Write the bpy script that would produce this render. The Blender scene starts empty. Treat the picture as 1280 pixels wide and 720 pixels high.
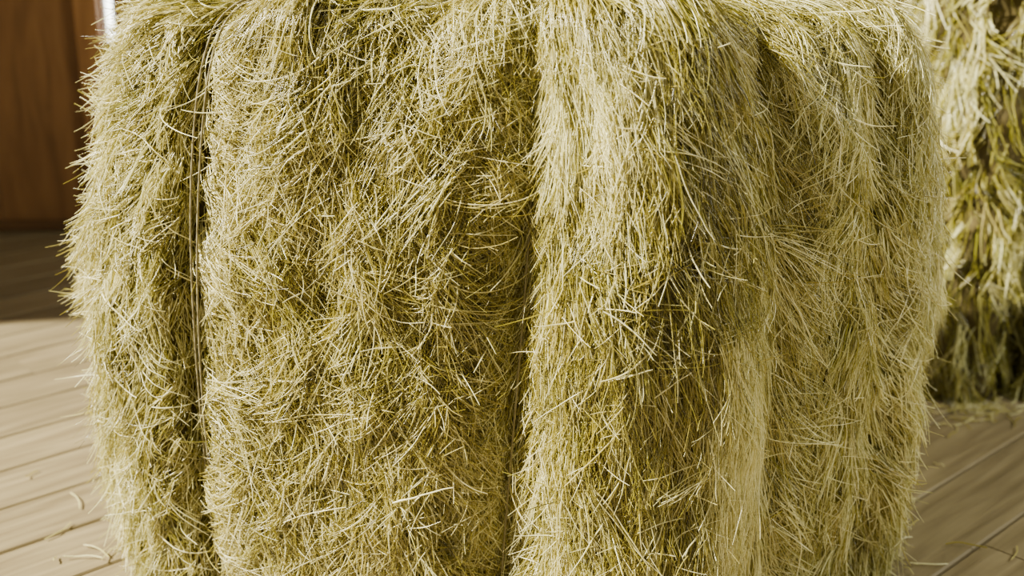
import bpy, math, numpy as np
from mathutils import Vector
rng=np.random.default_rng(7)
sc=bpy.context.scene
PI=math.pi
# ------------------------------------------------------------ helpers
class VNoise:
    def __init__(s,seed): s.g=np.random.default_rng(seed).random((64,64))
    def __call__(s,x,y):
        xi=np.floor(x).astype(int); yi=np.floor(y).astype(int)
        fx=x-xi; fy=y-yi; fx=fx*fx*(3-2*fx); fy=fy*fy*(3-2*fy)
        g=s.g; a=g[xi%64,yi%64]; b=g[(xi+1)%64,yi%64]; c=g[xi%64,(yi+1)%64]; d=g[(xi+1)%64,(yi+1)%64]
        return (a*(1-fx)+b*fx)*(1-fy)+(c*(1-fx)+d*fx)*fy
def mesh_obj(name,verts,faces,mat,parent=None,smooth=False):
    m=bpy.data.meshes.new(name); m.from_pydata([tuple(v) for v in verts],[],faces); m.update()
    if smooth: m.polygons.foreach_set('use_smooth',[True]*len(m.polygons))
    o=bpy.data.objects.new(name,m); sc.collection.objects.link(o); m.materials.append(mat)
    if parent: o.parent=parent
    return o
def curves_obj(name,pts,rad,col,mat,parent=None):
    n,k,_=pts.shape
    c=bpy.data.hair_curves.new(name); c.add_curves([k]*n)
    c.attributes['position'].data.foreach_set('vector',pts.astype(np.float32).ravel())
    r=c.attributes.get('radius') or c.attributes.new('radius','FLOAT','POINT')
    r.data.foreach_set('value',rad.astype(np.float32).ravel())
    a=c.attributes.new('straw_col','FLOAT_COLOR','CURVE')
    cc=np.ones((n,4),np.float32); cc[:,:3]=col; a.data.foreach_set('color',cc.ravel())
    c.materials.append(mat)
    o=bpy.data.objects.new(name,c); sc.collection.objects.link(o)
    if parent: o.parent=parent
    return o
def empty(name,loc=(0,0,0)):
    e=bpy.data.objects.new(name,None); sc.collection.objects.link(e); e.empty_display_size=.1; return e
def nodes(name):
    m=bpy.data.materials.new(name); m.use_nodes=True; nt=m.node_tree
    return m,nt,nt.nodes['Principled BSDF']
# ------------------------------------------------------------ materials
def straw_mat(name,trans=.18,rough=.27):
    m,nt,b=nodes(name); N=nt.nodes; L=nt.links
    at=N.new('ShaderNodeAttribute'); at.attribute_name='straw_col'
    L.new(at.outputs['Color'],b.inputs['Base Color']); b.inputs['Roughness'].default_value=rough
    b.inputs['Specular IOR Level'].default_value=1.0
    tr=N.new('ShaderNodeBsdfTranslucent'); L.new(at.outputs['Color'],tr.inputs['Color'])
    mx=N.new('ShaderNodeMixShader'); mx.inputs[0].default_value=trans
    L.new(b.outputs[0],mx.inputs[1]); L.new(tr.outputs[0],mx.inputs[2])
    L.new(mx.outputs[0],N['Material Output'].inputs['Surface']); return m
STRAW=straw_mat('straw_stalks')
def core_mat():
    m,nt,b=nodes('packed_hay'); N=nt.nodes; L=nt.links
    tc=N.new('ShaderNodeTexCoord'); no=N.new('ShaderNodeTexNoise'); no.inputs['Scale'].default_value=60
    no.inputs['Detail'].default_value=6
    L.new(tc.outputs['Object'],no.inputs['Vector'])
    cr=N.new('ShaderNodeValToRGB'); L.new(no.outputs['Fac'],cr.inputs[0])
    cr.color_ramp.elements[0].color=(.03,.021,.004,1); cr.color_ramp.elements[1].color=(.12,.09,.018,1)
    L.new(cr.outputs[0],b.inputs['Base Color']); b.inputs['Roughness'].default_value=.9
    bp=N.new('ShaderNodeBump'); bp.inputs['Strength'].default_value=.8; L.new(no.outputs['Fac'],bp.inputs['Height'])
    L.new(bp.outputs[0],b.inputs['Normal']); return m
CORE=core_mat()
def wood_mat(name,dark,light,axis_stretch,rough=.6,scale=3.0,attr=True):
    m,nt,b=nodes(name); N=nt.nodes; L=nt.links
    tc=N.new('ShaderNodeTexCoord'); mp=N.new('ShaderNodeMapping'); L.new(tc.outputs['UV'],mp.inputs[0])
    mp.inputs['Scale'].default_value=axis_stretch
    no=N.new('ShaderNodeTexNoise'); no.inputs['Scale'].default_value=scale; no.inputs['Detail'].default_value=8; no.inputs['Distortion'].default_value=.6
    L.new(mp.outputs[0],no.inputs['Vector'])
    cr=N.new('ShaderNodeValToRGB'); cr.color_ramp.elements[0].position=.3; cr.color_ramp.elements[1].position=.72
    cr.color_ramp.elements[0].color=(*dark,1); cr.color_ramp.elements[1].color=(*light,1)
    L.new(no.outputs['Fac'],cr.inputs[0])
    at=N.new('ShaderNodeAttribute'); at.attribute_name='tone'
    mul=N.new('ShaderNodeMixRGB'); mul.blend_type='MULTIPLY'; mul.inputs[0].default_value=1
    L.new(cr.outputs[0],mul.inputs[1]); L.new(at.outputs['Color'],mul.inputs[2])
    L.new(mul.outputs[0],b.inputs['Base Color']); b.inputs['Roughness'].default_value=rough
    bp=N.new('ShaderNodeBump'); bp.inputs['Strength'].default_value=.25; bp.inputs['Distance'].default_value=.01
    L.new(no.outputs['Fac'],bp.inputs['Height']); L.new(bp.outputs[0],b.inputs['Normal'])
    return m
FLOORM=wood_mat('floorboards',(.155,.118,.062),(.31,.25,.142),(1.2,14,1),.45)
WALLM=wood_mat('barn_wall_boards',(.17,.078,.024),(.32,.155,.052),(1,7,1),.6)
m,nt,b=nodes('twine'); TWINE=m; b.inputs['Base Color'].default_value=(.20,.17,.08,1); b.inputs['Roughness'].default_value=.7
# ------------------------------------------------------------ planks
def plank_set(name,planks,mat):
    V=[];F=[];UV=[];TN=[]
    for (o,a,c,u,Lh,W,T,tone) in planks:
        o=np.array(o,float);a=np.array(a,float);c=np.array(c,float);u=np.array(u,float)
        bv=.003; off=rng.random()*50; i=len(V)
        prof=[(0,-T),(0,-bv),(bv,0),(W-bv,0),(W,-bv),(W,-T)]
        for s in (0,Lh):
            for (w,h) in prof: V.append(o+a*s+c*w+u*h)
        for k in range(6):
            k2=(k+1)%6; F.append((i+k,i+k2,i+6+k2,i+6+k))
            w0,w1=prof[k][0],prof[k2][0]
            UV+= [(off,off+w0),(off,off+w1),(off+Lh,off+w1),(off+Lh,off+w0)]
        F.append(tuple(i+k for k in range(5,-1,-1))); UV+=[(off,off+prof[k][0]) for k in range(5,-1,-1)]
        F.append(tuple(i+6+k for k in range(6))); UV+=[(off+Lh,off+prof[k][0]) for k in range(6)]
        TN+= [tone]*(24+12)
    o=mesh_obj(name,V,F,mat); me=o.data
    uv=me.uv_layers.new(name='UVMap'); uv.data.foreach_set('uv',np.array(UV,np.float32).ravel())
    t=me.color_attributes.new('tone','FLOAT_COLOR','CORNER')
    tt=np.ones((len(TN),4),np.float32); tt[:,:3]=np.array(TN)[:,None]; t.data.foreach_set('color',tt.ravel())
    return o
th=math.radians(43); A=(math.cos(th),math.sin(th),0); Cn=(-math.sin(th),math.cos(th),0)
pl=[]
W=.156; gap=.005
for k in range(-22,30):
    n0=.939+k*W
    s=-6+rng.random()*1.5
    while s<7.5:
        Lh=1.6+rng.random()*1.6
        o=(A[0]*s+Cn[0]*n0,A[1]*s+Cn[1]*n0,-rng.random()*.0008)
        cx=o[0]+A[0]*Lh/2; cy=o[1]+A[1]*Lh/2
        if -4.2<cx<4.8 and -2.5<cy<4.9:
            pl.append((o,A,Cn,(0,0,1),Lh-.003,W-gap,.025,.82+.3*rng.random()))
        s+=Lh
floor=plank_set('floor',pl,FLOORM)
YB=3.95
pl=[]
slotx0,slotx1=-1.315,-1.285
def wb(x0,w,z0,z1): pl.append(((x0,YB,z0),(0,0,1),(1,0,0),(0,-1,0),z1-z0,w-.0015,.03,.85+.25*rng.random()))
x=-3.4
while x<3.6:
    w=.42
    if x<slotx0<x+w: w=slotx0-x
    if w>0.02: wb(x,w,0,2.8)
    x+=w
    if abs(x-slotx0)<1e-6:
        wb(slotx0,slotx1-slotx0+.003,0,.62); wb(slotx0,slotx1-slotx0+.003,2.3,2.8); x=slotx1
wall_back=plank_set('wall_back',pl,WALLM)
plank_set('baseboard_back',[((-3.4,YB-.032,.002),(1,0,0),(0,0,1),(0,-1,0),7.0,.035,.02,.5)],WALLM)
plank_set('trim_1',[((-1.40,YB-.035,0),(0,0,1),(1,0,0),(0,-1,0),2.8,.075,.06,1.3)],WALLM)
m,nt,b=nodes('daylight_glass'); b.inputs['Emission Color'].default_value=(.95,1,.92,1); b.inputs['Emission Strength'].default_value=10
mesh_obj('window_1',[(slotx0,YB+.03,.62),(slotx1,YB+.03,.62),(slotx1,YB+.03,2.3),(slotx0,YB+.03,2.3)],[(0,1,2,3)],m)
pl=[];y=2.66
while y<3.9:
    w=min(.19,3.93-y); pl.append(((-3.0,y,0),(0,0,1),(0,1,0),(1,0,0),2.8,w-.003,.03,.75+.5*rng.random())); y+=.19
plank_set('shadow_wall_left',pl,WALLM)  # unseen wall piece, placed to shade the floor near the back wall
# ------------------------------------------------------------ bale surface
def catmull(P,n=60):
    P=np.array(P,float); Q=np.vstack([2*P[0]-P[1],P,2*P[-1]-P[-2]]); out=[]
    for i in range(1,len(Q)-2):
        t=np.linspace(0,1,n,endpoint=False)[:,None]
        p0,p1,p2,p3=Q[i-1],Q[i],Q[i+1],Q[i+2]
        out.append(.5*((2*p1)+(-p0+p2)*t+(2*p0-5*p1+4*p2-p3)*t**2+(-p0+3*p1-3*p2+p3)*t**3))
    return np.vstack(out)
class Bale:
    def __init__(s,lobes,prof,C,seed,Rm=.5,shear=None):
        pts=[];lob=[]; s.tied=[]
        for i,l in enumerate(lobes):
            q=catmull(l); pts.append(q); lob+= [i]*len(q)
        p=np.vstack(pts+[pts[0][:1]]); lob.append(len(lobes)-1)
        d=np.r_[0,np.cumsum(np.linalg.norm(np.diff(p,axis=0),axis=1))]
        s.U=d[-1]; s.lob=np.array(lob); s.shear=shear
        s.start=[d[s.lob==i][0] for i in range(len(lobes))]+[s.U]
        uu=np.linspace(0,s.U,3001)[:-1]; s.uu=np.r_[uu,s.U]
        x=np.interp(s.uu,d,p[:,0]); y=np.interp(s.uu,d,p[:,1])
        e=.012
        tx=np.interp((s.uu+e)%s.U,d,p[:,0])-np.interp((s.uu-e)%s.U,d,p[:,0]); ty=np.interp((s.uu+e)%s.U,d,p[:,1])-np.interp((s.uu-e)%s.U,d,p[:,1])
        l=np.hypot(tx,ty); s.nx=ty/l; s.ny=-tx/l; s.x=x; s.y=y
        q=catmull(prof,30); q=np.vstack([q,np.array(prof[-1])[None]])
        dd=np.r_[0,np.cumsum(np.hypot(np.diff(q[:,0])*Rm,np.diff(q[:,1])))]
        s.pv=dd; s.pr=q[:,0]; s.pz=q[:,1]; s.V=dd[-1]
        tr=np.gradient(q[:,0]*Rm,dd); tz=np.gradient(q[:,1],dd); l=np.hypot(tr,tz)+1e-9
        s.nr=tz/l; s.nz=-tr/l
        s.C=np.array(C); s.n1=VNoise(seed); s.n2=VNoise(seed+1); s.n3=VNoise(seed+2)
    def disp(s,u,v):
        d=.038*(s.n1(u*7,v*4+3)-.5)+.030*(s.n2(u*17+5,v*11)-.5)+.014*(s.n3(u*40,v*26)-.5)
        for u0,am,wd in s.tied: d=d*(1-am*np.exp(-((u-u0)/wd)**2))
        return d
    def P(s,u,v,h):
        u=u%s.U; v=np.clip(v,0,s.V)
        x=np.interp(u,s.uu,s.x); y=np.interp(u,s.uu,s.y); nx=np.interp(u,s.uu,s.nx); ny=np.interp(u,s.uu,s.ny)
        r=np.interp(v,s.pv,s.pr); z=np.interp(v,s.pv,s.pz); nr=np.interp(v,s.pv,s.nr); nz=np.interp(v,s.pv,s.nz)
        if s.shear:
            u0,wd,am=s.shear; x=x+am*np.exp(-((u-u0)/wd)**2)*(z-.40)/.45
        return np.stack([s.C[0]+(x-s.C[0])*r+h*nx*nr, s.C[1]+(y-s.C[1])*r+h*ny*nr, z+h*nz],-1)
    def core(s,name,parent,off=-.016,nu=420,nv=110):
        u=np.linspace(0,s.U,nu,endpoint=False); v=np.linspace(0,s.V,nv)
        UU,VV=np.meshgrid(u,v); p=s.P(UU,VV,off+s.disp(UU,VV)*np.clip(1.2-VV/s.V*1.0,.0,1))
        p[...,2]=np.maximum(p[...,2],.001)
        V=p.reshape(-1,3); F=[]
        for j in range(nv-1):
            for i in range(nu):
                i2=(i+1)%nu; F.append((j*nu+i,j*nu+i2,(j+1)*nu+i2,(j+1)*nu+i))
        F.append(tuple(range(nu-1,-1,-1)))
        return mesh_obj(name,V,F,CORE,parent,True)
    def strands(s,u,v,ang,length,lift,off,curl,k=7,wobble=.06):
        n=len(u); pts=np.zeros((n,k,3)); cu=u.copy(); cv=v.copy(); a=ang.copy(); st=length/(k-1)
        wob=rng.normal(0,wobble,(k,n))
        for i in range(k):
            t=i/(k-1)
            h=off+s.disp(u,v)*.5+s.disp(cu,cv)*.5+lift*t**1.4*length
            pts[:,i]=s.P(cu,cv,h)
            cl=np.cos(np.clip(lift*1.2*t,0,1.3))
            cu=cu+np.cos(a)*st*cl; cv=cv+np.sin(a)*st*cl; a=a+curl/(k-1)+wob[i]
        pts[...,2]=np.maximum(pts[...,2],.003)
        return pts
def taper(n,k,r0):
    t=np.linspace(0,1,k); f=np.where(t<.1,.8,1)*(1-.5*t**2); return r0[:,None]*f[None]
def palette(n,bright,green):
    dark=np.array([.060,.044,.004]); mid=np.array([.385,.308,.027]); pale=np.array([.95,.89,.50])
    gd=np.array([.054,.055,.005]); gm=np.array([.335,.330,.028]); gp=np.array([.86,.88,.46])
    def ramp(a,b,c):
        t=bright[:,None]; return np.where(t<.5,a+(b-a)*t*2,b+(c-b)*(t*2-1))
    g=green[:,None]; return ramp(dark,mid,pale)*(1-g)+ramp(gd,gm,gp)*g

lobes=[
 [(-.36,2.32),(-.58,2.12),(-.645,1.88),(-.61,1.71),(-.51,1.625),(-.445,1.660)],
 [(-.445,1.660),(-.42,1.60),(-.30,1.555),(-.15,1.532),(-.04,1.532),(.010,1.565)],
 [(.010,1.565),(.045,1.500),(.12,1.445),(.21,1.445),(.29,1.49),(.345,1.56)],
 [(.345,1.56),(.41,1.565),(.47,1.59),(.52,1.64)],
 [(.52,1.64),(.585,1.665),(.63,1.74),(.65,1.85),(.63,1.97),(.56,2.12)],
 [(.56,2.12),(.3,2.30),(-.1,2.36),(-.36,2.32)]]
prof=[(.98,0),(.99,.08),(1.0,.22),(1.0,.40),(.985,.58),(.955,.73),(.918,.825),(.86,.880),(.74,.903),(.45,.91),(.2,.91),(0.001,.91)]
B=Bale(lobes,prof,(.03,1.95),11)
B.shear=(B.start[2],.12,.030)
B.tied=[(B.start[1],.9,.035),(B.start[2],.5,.03)]
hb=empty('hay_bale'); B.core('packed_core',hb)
S=B.start
PTS=[];RAD=[];COL=[]
def emit(bale,u,v,ang,L,lift,off,curl,r,bright,green,k=7,lock=8,spread=.006,conv=.7,wobble=.06):
    """each entry is a lock: `lock` stalks whose tips gather towards a common point"""
    n=len(u); rep=lambda q: np.repeat(q,lock)
    bright=bright+np.clip((off+.004)*16,-.22,.2)  # gap shading put into colour: deeper locks darker, outer ones paler
    U,V_,A_,LL,li,of,cu,rr,br,gr=map(rep,(u,v,ang,L,lift,off,curl,r,bright,green)); m=n*lock
    du=rng.normal(0,spread,m); dv=rng.normal(0,spread,m)
    tx=np.cos(A_)*LL-du*conv; ty=np.sin(A_)*LL-dv*conv
    A2=np.arctan2(ty,tx)+rng.normal(0,.12,m); L2=np.hypot(tx,ty)*rng.uniform(.65,1.15,m)
    p=bale.strands(U+du,V_+dv,A2,L2,li*rng.uniform(.5,1.5,m),of+rng.normal(0,.003,m),cu+rng.normal(0,.15,m),k,wobble)
    PTS.append(p); RAD.append(taper(m,k,rr*rng.uniform(.7,1.25,m)))
    COL.append(palette(m,np.clip(br+rng.normal(0,.24,m),0,1),np.clip(gr+rng.normal(0,.1,m),0,1)))
def N_(n,m,sd): return rng.normal(m,sd,n)
def R_(n): return rng.uniform(.00036,.00080,n)
def scatter(n,u0,u1,v0=0.01,v1=None):
    v1=v1 or .99
    return u0+(u1-u0)*rng.random(n), v0+(v1-v0)*rng.random(n)
D=math.radians
# lobe L
n=4600; u,v=scatter(n,S[0]+.10,S[1]-.012)
t=(u-S[0])/(S[1]-S[0]); nz=B.n1(u*12+9,v*9)
ang=D(-108)+D(50)*(nz-.5)+N_(n,0,D(18))-D(25)*(v>.6)*(t<.9)-D(32)*(t<.75)
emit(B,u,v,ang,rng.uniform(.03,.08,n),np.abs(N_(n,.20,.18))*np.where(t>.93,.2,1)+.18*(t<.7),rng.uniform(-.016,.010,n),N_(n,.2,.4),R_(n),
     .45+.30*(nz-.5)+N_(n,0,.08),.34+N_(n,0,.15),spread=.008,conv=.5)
# lobe M : fine criss-cross
n=7200; u,v=scatter(n,S[1]+.018,S[2]+.004); t=(u-S[1])/(S[2]-S[1])
nz=B.n2(u*9+2,v*7); n2=B.n3(u*11,v*7+7)
keep=(B.n2(u*20,v*16)+.5*rng.random(n))>.33
base=np.where(rng.random(n)<.5,D(-64),D(-111))
ang=base+D(60)*(nz-.5)+N_(n,0,D(21))
edge=t<.17; ang=np.where(edge,D(-32)+N_(n,0,D(20)),ang)
edge2=t>.86; ang=np.where(edge2,D(-72)+N_(n,0,D(16)),ang)
br=.38+.36*(n2-.5)+N_(n,0,.10)+.46*np.exp(-(t/.15)**2)*np.exp(-((v-.66)/.25)**2)-.18*np.exp(-((t-.55)/.1)**2-((v-.74)/.10)**2)  # sunlit left edge and shaded hollow painted into stalk brightness
L=rng.uniform(.04,.12,n)
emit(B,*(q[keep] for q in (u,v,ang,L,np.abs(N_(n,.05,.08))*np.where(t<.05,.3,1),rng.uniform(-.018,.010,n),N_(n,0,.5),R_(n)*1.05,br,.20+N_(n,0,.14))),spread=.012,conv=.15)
# lobe R : combed fan
n=6000; u,v=scatter(n,S[2]-.006,S[3]+.02); t=(u-S[2])/(S[3]-S[2])
nz=B.n1(u*10+2,v*4)
top=np.clip((v-.30)/.5,0,1)
ang=D(-92)+top*D(60)*(t-.03)+D(24)*(nz-.5)+N_(n,0,D(9))-D(38)*(t<.17)
tang=rng.random(n)<.10; ang=np.where(tang,ang+N_(n,0,D(45)),ang)
n2=B.n3(u*26,v*5)
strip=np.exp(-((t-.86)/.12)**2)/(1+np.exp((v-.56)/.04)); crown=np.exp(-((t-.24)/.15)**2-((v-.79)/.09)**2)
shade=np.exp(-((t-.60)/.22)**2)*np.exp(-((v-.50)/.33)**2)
br=.37+.40*(n2-.5)+N_(n,0,.08)+.55*strip+.70*crown-.18*shade  # painted highlights on crown and bleached strip, painted shade at lobe centre
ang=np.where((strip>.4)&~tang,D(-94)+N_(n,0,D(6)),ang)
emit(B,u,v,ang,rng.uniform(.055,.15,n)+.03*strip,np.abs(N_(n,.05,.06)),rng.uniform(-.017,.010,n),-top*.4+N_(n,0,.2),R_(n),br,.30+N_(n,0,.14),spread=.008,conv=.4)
# right side lobes : herringbone, haze put into the paler stalk colour
n=6700; u,v=scatter(n,S[3]-.005,S[5]-.06); t=(u-S[3])/(S[5]-S[3])
nz=B.n1(u*9+20,v*3)
ang=D(-86)+D(32)*np.sin(t*PI*7.5+v*2)+D(20)*(nz-.5)+N_(n,0,D(13))
emit(B,u,v,ang,rng.uniform(.03,.095,n),np.abs(N_(n,.10,.10)),rng.uniform(-.016,.009,n),N_(n,0,.25),R_(n),
     .55+.22*(nz-.5)+N_(n,0,.08),.40+N_(n,0,.15),spread=.008,conv=.5)
# back + top
n=1800; u,v=scatter(n,S[5]-.06,S[6]+.12,.01,1.0)
emit(B,u,v,N_(n,D(-90),D(40)),rng.uniform(.04,.10,n),np.abs(N_(n,.12,.1)),rng.uniform(-.014,.006,n),N_(n,0,.4),rng.uniform(.0008,.0014,n),N_(n,.45,.2),N_(n,.3,.2))
n=2200; u,v=scatter(n,0,B.U,.89,B.V-.05)
emit(B,u,v,rng.uniform(-PI,PI,n),rng.uniform(.03,.09,n),np.abs(N_(n,.15,.12)),rng.uniform(-.012,.006,n),N_(n,0,.6),rng.uniform(.0006,.001,n),N_(n,.38,.2),N_(n,.3,.2))
# flyaway single stalks
def off_twine(u,v,g):
    k=(np.abs(u-S[1])>g); return u[k],v[k],int(k.sum())
n=6600; u,v=scatter(n,S[0]+.15,S[5],.03,.95); u,v,n=off_twine(u,v,.02)
emit(B,u,v,rng.choice([D(-50),D(-130),D(-150),D(-30),D(-95)],n)+N_(n,0,D(25)),rng.uniform(.03,.07,n),np.abs(N_(n,.32,.25)),rng.uniform(-.004,.01,n),N_(n,0,.4),rng.uniform(.00045,.00085,n),N_(n,.64,.12),N_(n,.2,.15),lock=1,spread=0)
curves_obj('straw_strands',np.vstack(PTS),np.vstack(RAD),np.vstack(COL),STRAW,hb)
PTS=[];RAD=[];COL=[]
n=750; u,v=scatter(n,S[0]+.2,S[5],.03,.93); u,v,n=off_twine(u,v,.05)
emit(B,u,v,rng.choice([D(-60),D(-120),D(40),D(-20),D(-95)],n)+N_(n,0,D(25)),rng.uniform(.05,.11,n),np.abs(N_(n,.07,.09)),rng.uniform(.006,.014,n),N_(n,0,.35),rng.uniform(.0006,.0011,n),N_(n,.70,.12),N_(n,.15,.15),k=9,lock=1,spread=0)
curves_obj('loose_stalks',PTS[-1],RAD[-1],COL[-1],STRAW,hb)
# twine
def tube(name,path,r,mat,parent,ns=8):
    path=np.array(path); T=np.gradient(path,axis=0); T/=np.linalg.norm(T,axis=1)[:,None]
    V=[];F=[]
    for i,(p,t) in enumerate(zip(path,T)):
        a=np.cross(t,(1,0.3,0.05)); a/=np.linalg.norm(a); b_=np.cross(t,a)
        for k in range(ns):
            q=2*PI*k/ns+i*.35; rr=r*(1+.18*math.cos(3*2*PI*k/ns)); V.append(p+rr*(a*math.cos(q)+b_*math.sin(q)))
    for i in range(len(path)-1):
        for k in range(ns):
            k2=(k+1)%ns; F.append((i*ns+k,i*ns+k2,(i+1)*ns+k2,(i+1)*ns+k))
    F.append(tuple(range(ns))); F.append(tuple((len(path)-1)*ns+k for k in range(ns-1,-1,-1)))
    return mesh_obj(name,V,F,mat,parent,True)
for j,(uu,dx,dy) in enumerate([(S[1],-.005,-.048),(S[1],.004,-.052),(S[2],-.002,-.030)]):
    vv=np.linspace(.005,B.V*.80,260)
    q=B.P(np.full_like(vv,uu),vv,np.full_like(vv,.004)); q[:,0]+=.002*np.sin(vv*7+j*2)+dx; q[:,1]+=dy; q[:,2]=np.maximum(q[:,2],.004)
    tube('twine_%d'%(j+1),q,.0015,TWINE,hb)
# ------------------------------------------------------------ second bale
lob2=[[(.98,2.95),(.90,2.70),(.895,2.52),(.97,2.43),(1.05,2.43),(1.095,2.50)],
 [(1.095,2.50),(1.13,2.42),(1.22,2.40),(1.32,2.44),(1.36,2.52)],
 [(1.36,2.52),(1.41,2.43),(1.55,2.42),(1.66,2.50),(1.68,2.72),(1.60,2.98)],
 [(1.60,2.98),(1.3,3.03),(.98,2.95)]]
prof2=[(.98,0),(.99,.1),(1,.4),(1.01,.7),(1,1.0),(.97,1.2),(.9,1.29),(.7,1.33),(.3,1.34),(.001,1.34)]
B2=Bale(lob2,prof2,(1.28,2.7),31,.4)
hb2=empty('hay_bale.001'); B2.core('packed_core_2',hb2,-.014,260,90)
PTS=[];RAD=[];COL=[]
n=7000; u,v=scatter(n,0,B2.U,.01,B2.V-.03)
cl=B2.n1(u*22,v*9); cl2=B2.n2(u*30,v*6)
ang=D(-90)+D(60)*(cl-.5)+N_(n,0,D(18))
emit(B2,u,v,ang,rng.uniform(.05,.13,n),np.abs(N_(n,.12,.12)),rng.uniform(-.018,.006,n)+.04*(cl2-.5),N_(n,0,.3),rng.uniform(.0009,.0016,n),.40+.48*(cl2-.5)+N_(n,0,.10),N_(n,.55,.15),lock=5,spread=.008)
curves_obj('straw_strands_2',PTS[0],RAD[0],COL[0],STRAW,hb2)
# ------------------------------------------------------------ litter
n=460; P=np.zeros((n,4,3)); c=np.zeros((n,2))
m1=n//2
c[:m1,0]=rng.uniform(.72,1.6,m1); c[:m1,1]=2.40-np.abs(rng.normal(0,.05,m1))
c[m1:,0]=rng.uniform(-1.3,1.5,n-m1); c[m1:,1]=rng.uniform(1.2,2.6,n-m1)
nearb=n-m1-40
aa=rng.uniform(0,B.U,nearb); pp=B.P(aa,np.full(nearb,.0),np.abs(rng.normal(.02,.04,nearb)))
c[m1:m1+nearb]=pp[:,:2]
a=rng.uniform(0,2*PI,n); Ls=rng.uniform(.02,.07,n)
for i,t in enumerate(np.linspace(-.5,.5,4)):
    P[:,i,0]=c[:,0]+np.cos(a+t*.3)*Ls*t; P[:,i,1]=c[:,1]+np.sin(a+t*.3)*Ls*t; P[:,i,2]=.003+.004*rng.random(n)*(1+t)
curves_obj('straw_litter',P,np.full((n,4),.0011),palette(n,np.clip(rng.normal(.7,.15,n),0,1),np.full(n,.2)),STRAW)
# ------------------------------------------------------------ light
w=bpy.data.worlds.new('World'); sc.world=w; w.use_nodes=True
w.node_tree.nodes['Background'].inputs[0].default_value=(1,.93,.72,1); w.node_tree.nodes['Background'].inputs[1].default_value=.19
def look(o,tgt):
    o.rotation_euler=(Vector(tgt)-o.location).to_track_quat('-Z','Y').to_euler()
sd=bpy.data.lights.new('sun','SUN'); sd.energy=21; sd.angle=D(1.5); sd.color=(1,.93,.73)
so=bpy.data.objects.new('sun',sd); sc.collection.objects.link(so); so.location=(-4,1.05,3.8); look(so,(0,1.75,.5))
ad=bpy.data.lights.new('fill_light_right','AREA'); ad.energy=80; ad.size=1.0; ad.color=(1,.99,.82)  # unseen fill light, added to brighten the right side
ao=bpy.data.objects.new('fill_light_right',ad); sc.collection.objects.link(ao); ao.location=(2.9,1.15,2.2); look(ao,(.8,1.9,.3))
# ------------------------------------------------------------ camera
cd=bpy.data.cameras.new('Camera'); cd.sensor_width=36; cd.lens=1500/1280*36; cd.clip_start=.05
co=bpy.data.objects.new('Camera',cd); sc.collection.objects.link(co); co.location=(0,0,1.0); co.rotation_euler=(D(73),0,0)
cd.dof.use_dof=True; cd.dof.focus_distance=1.60; cd.dof.aperture_fstop=2.8
sc.camera=co
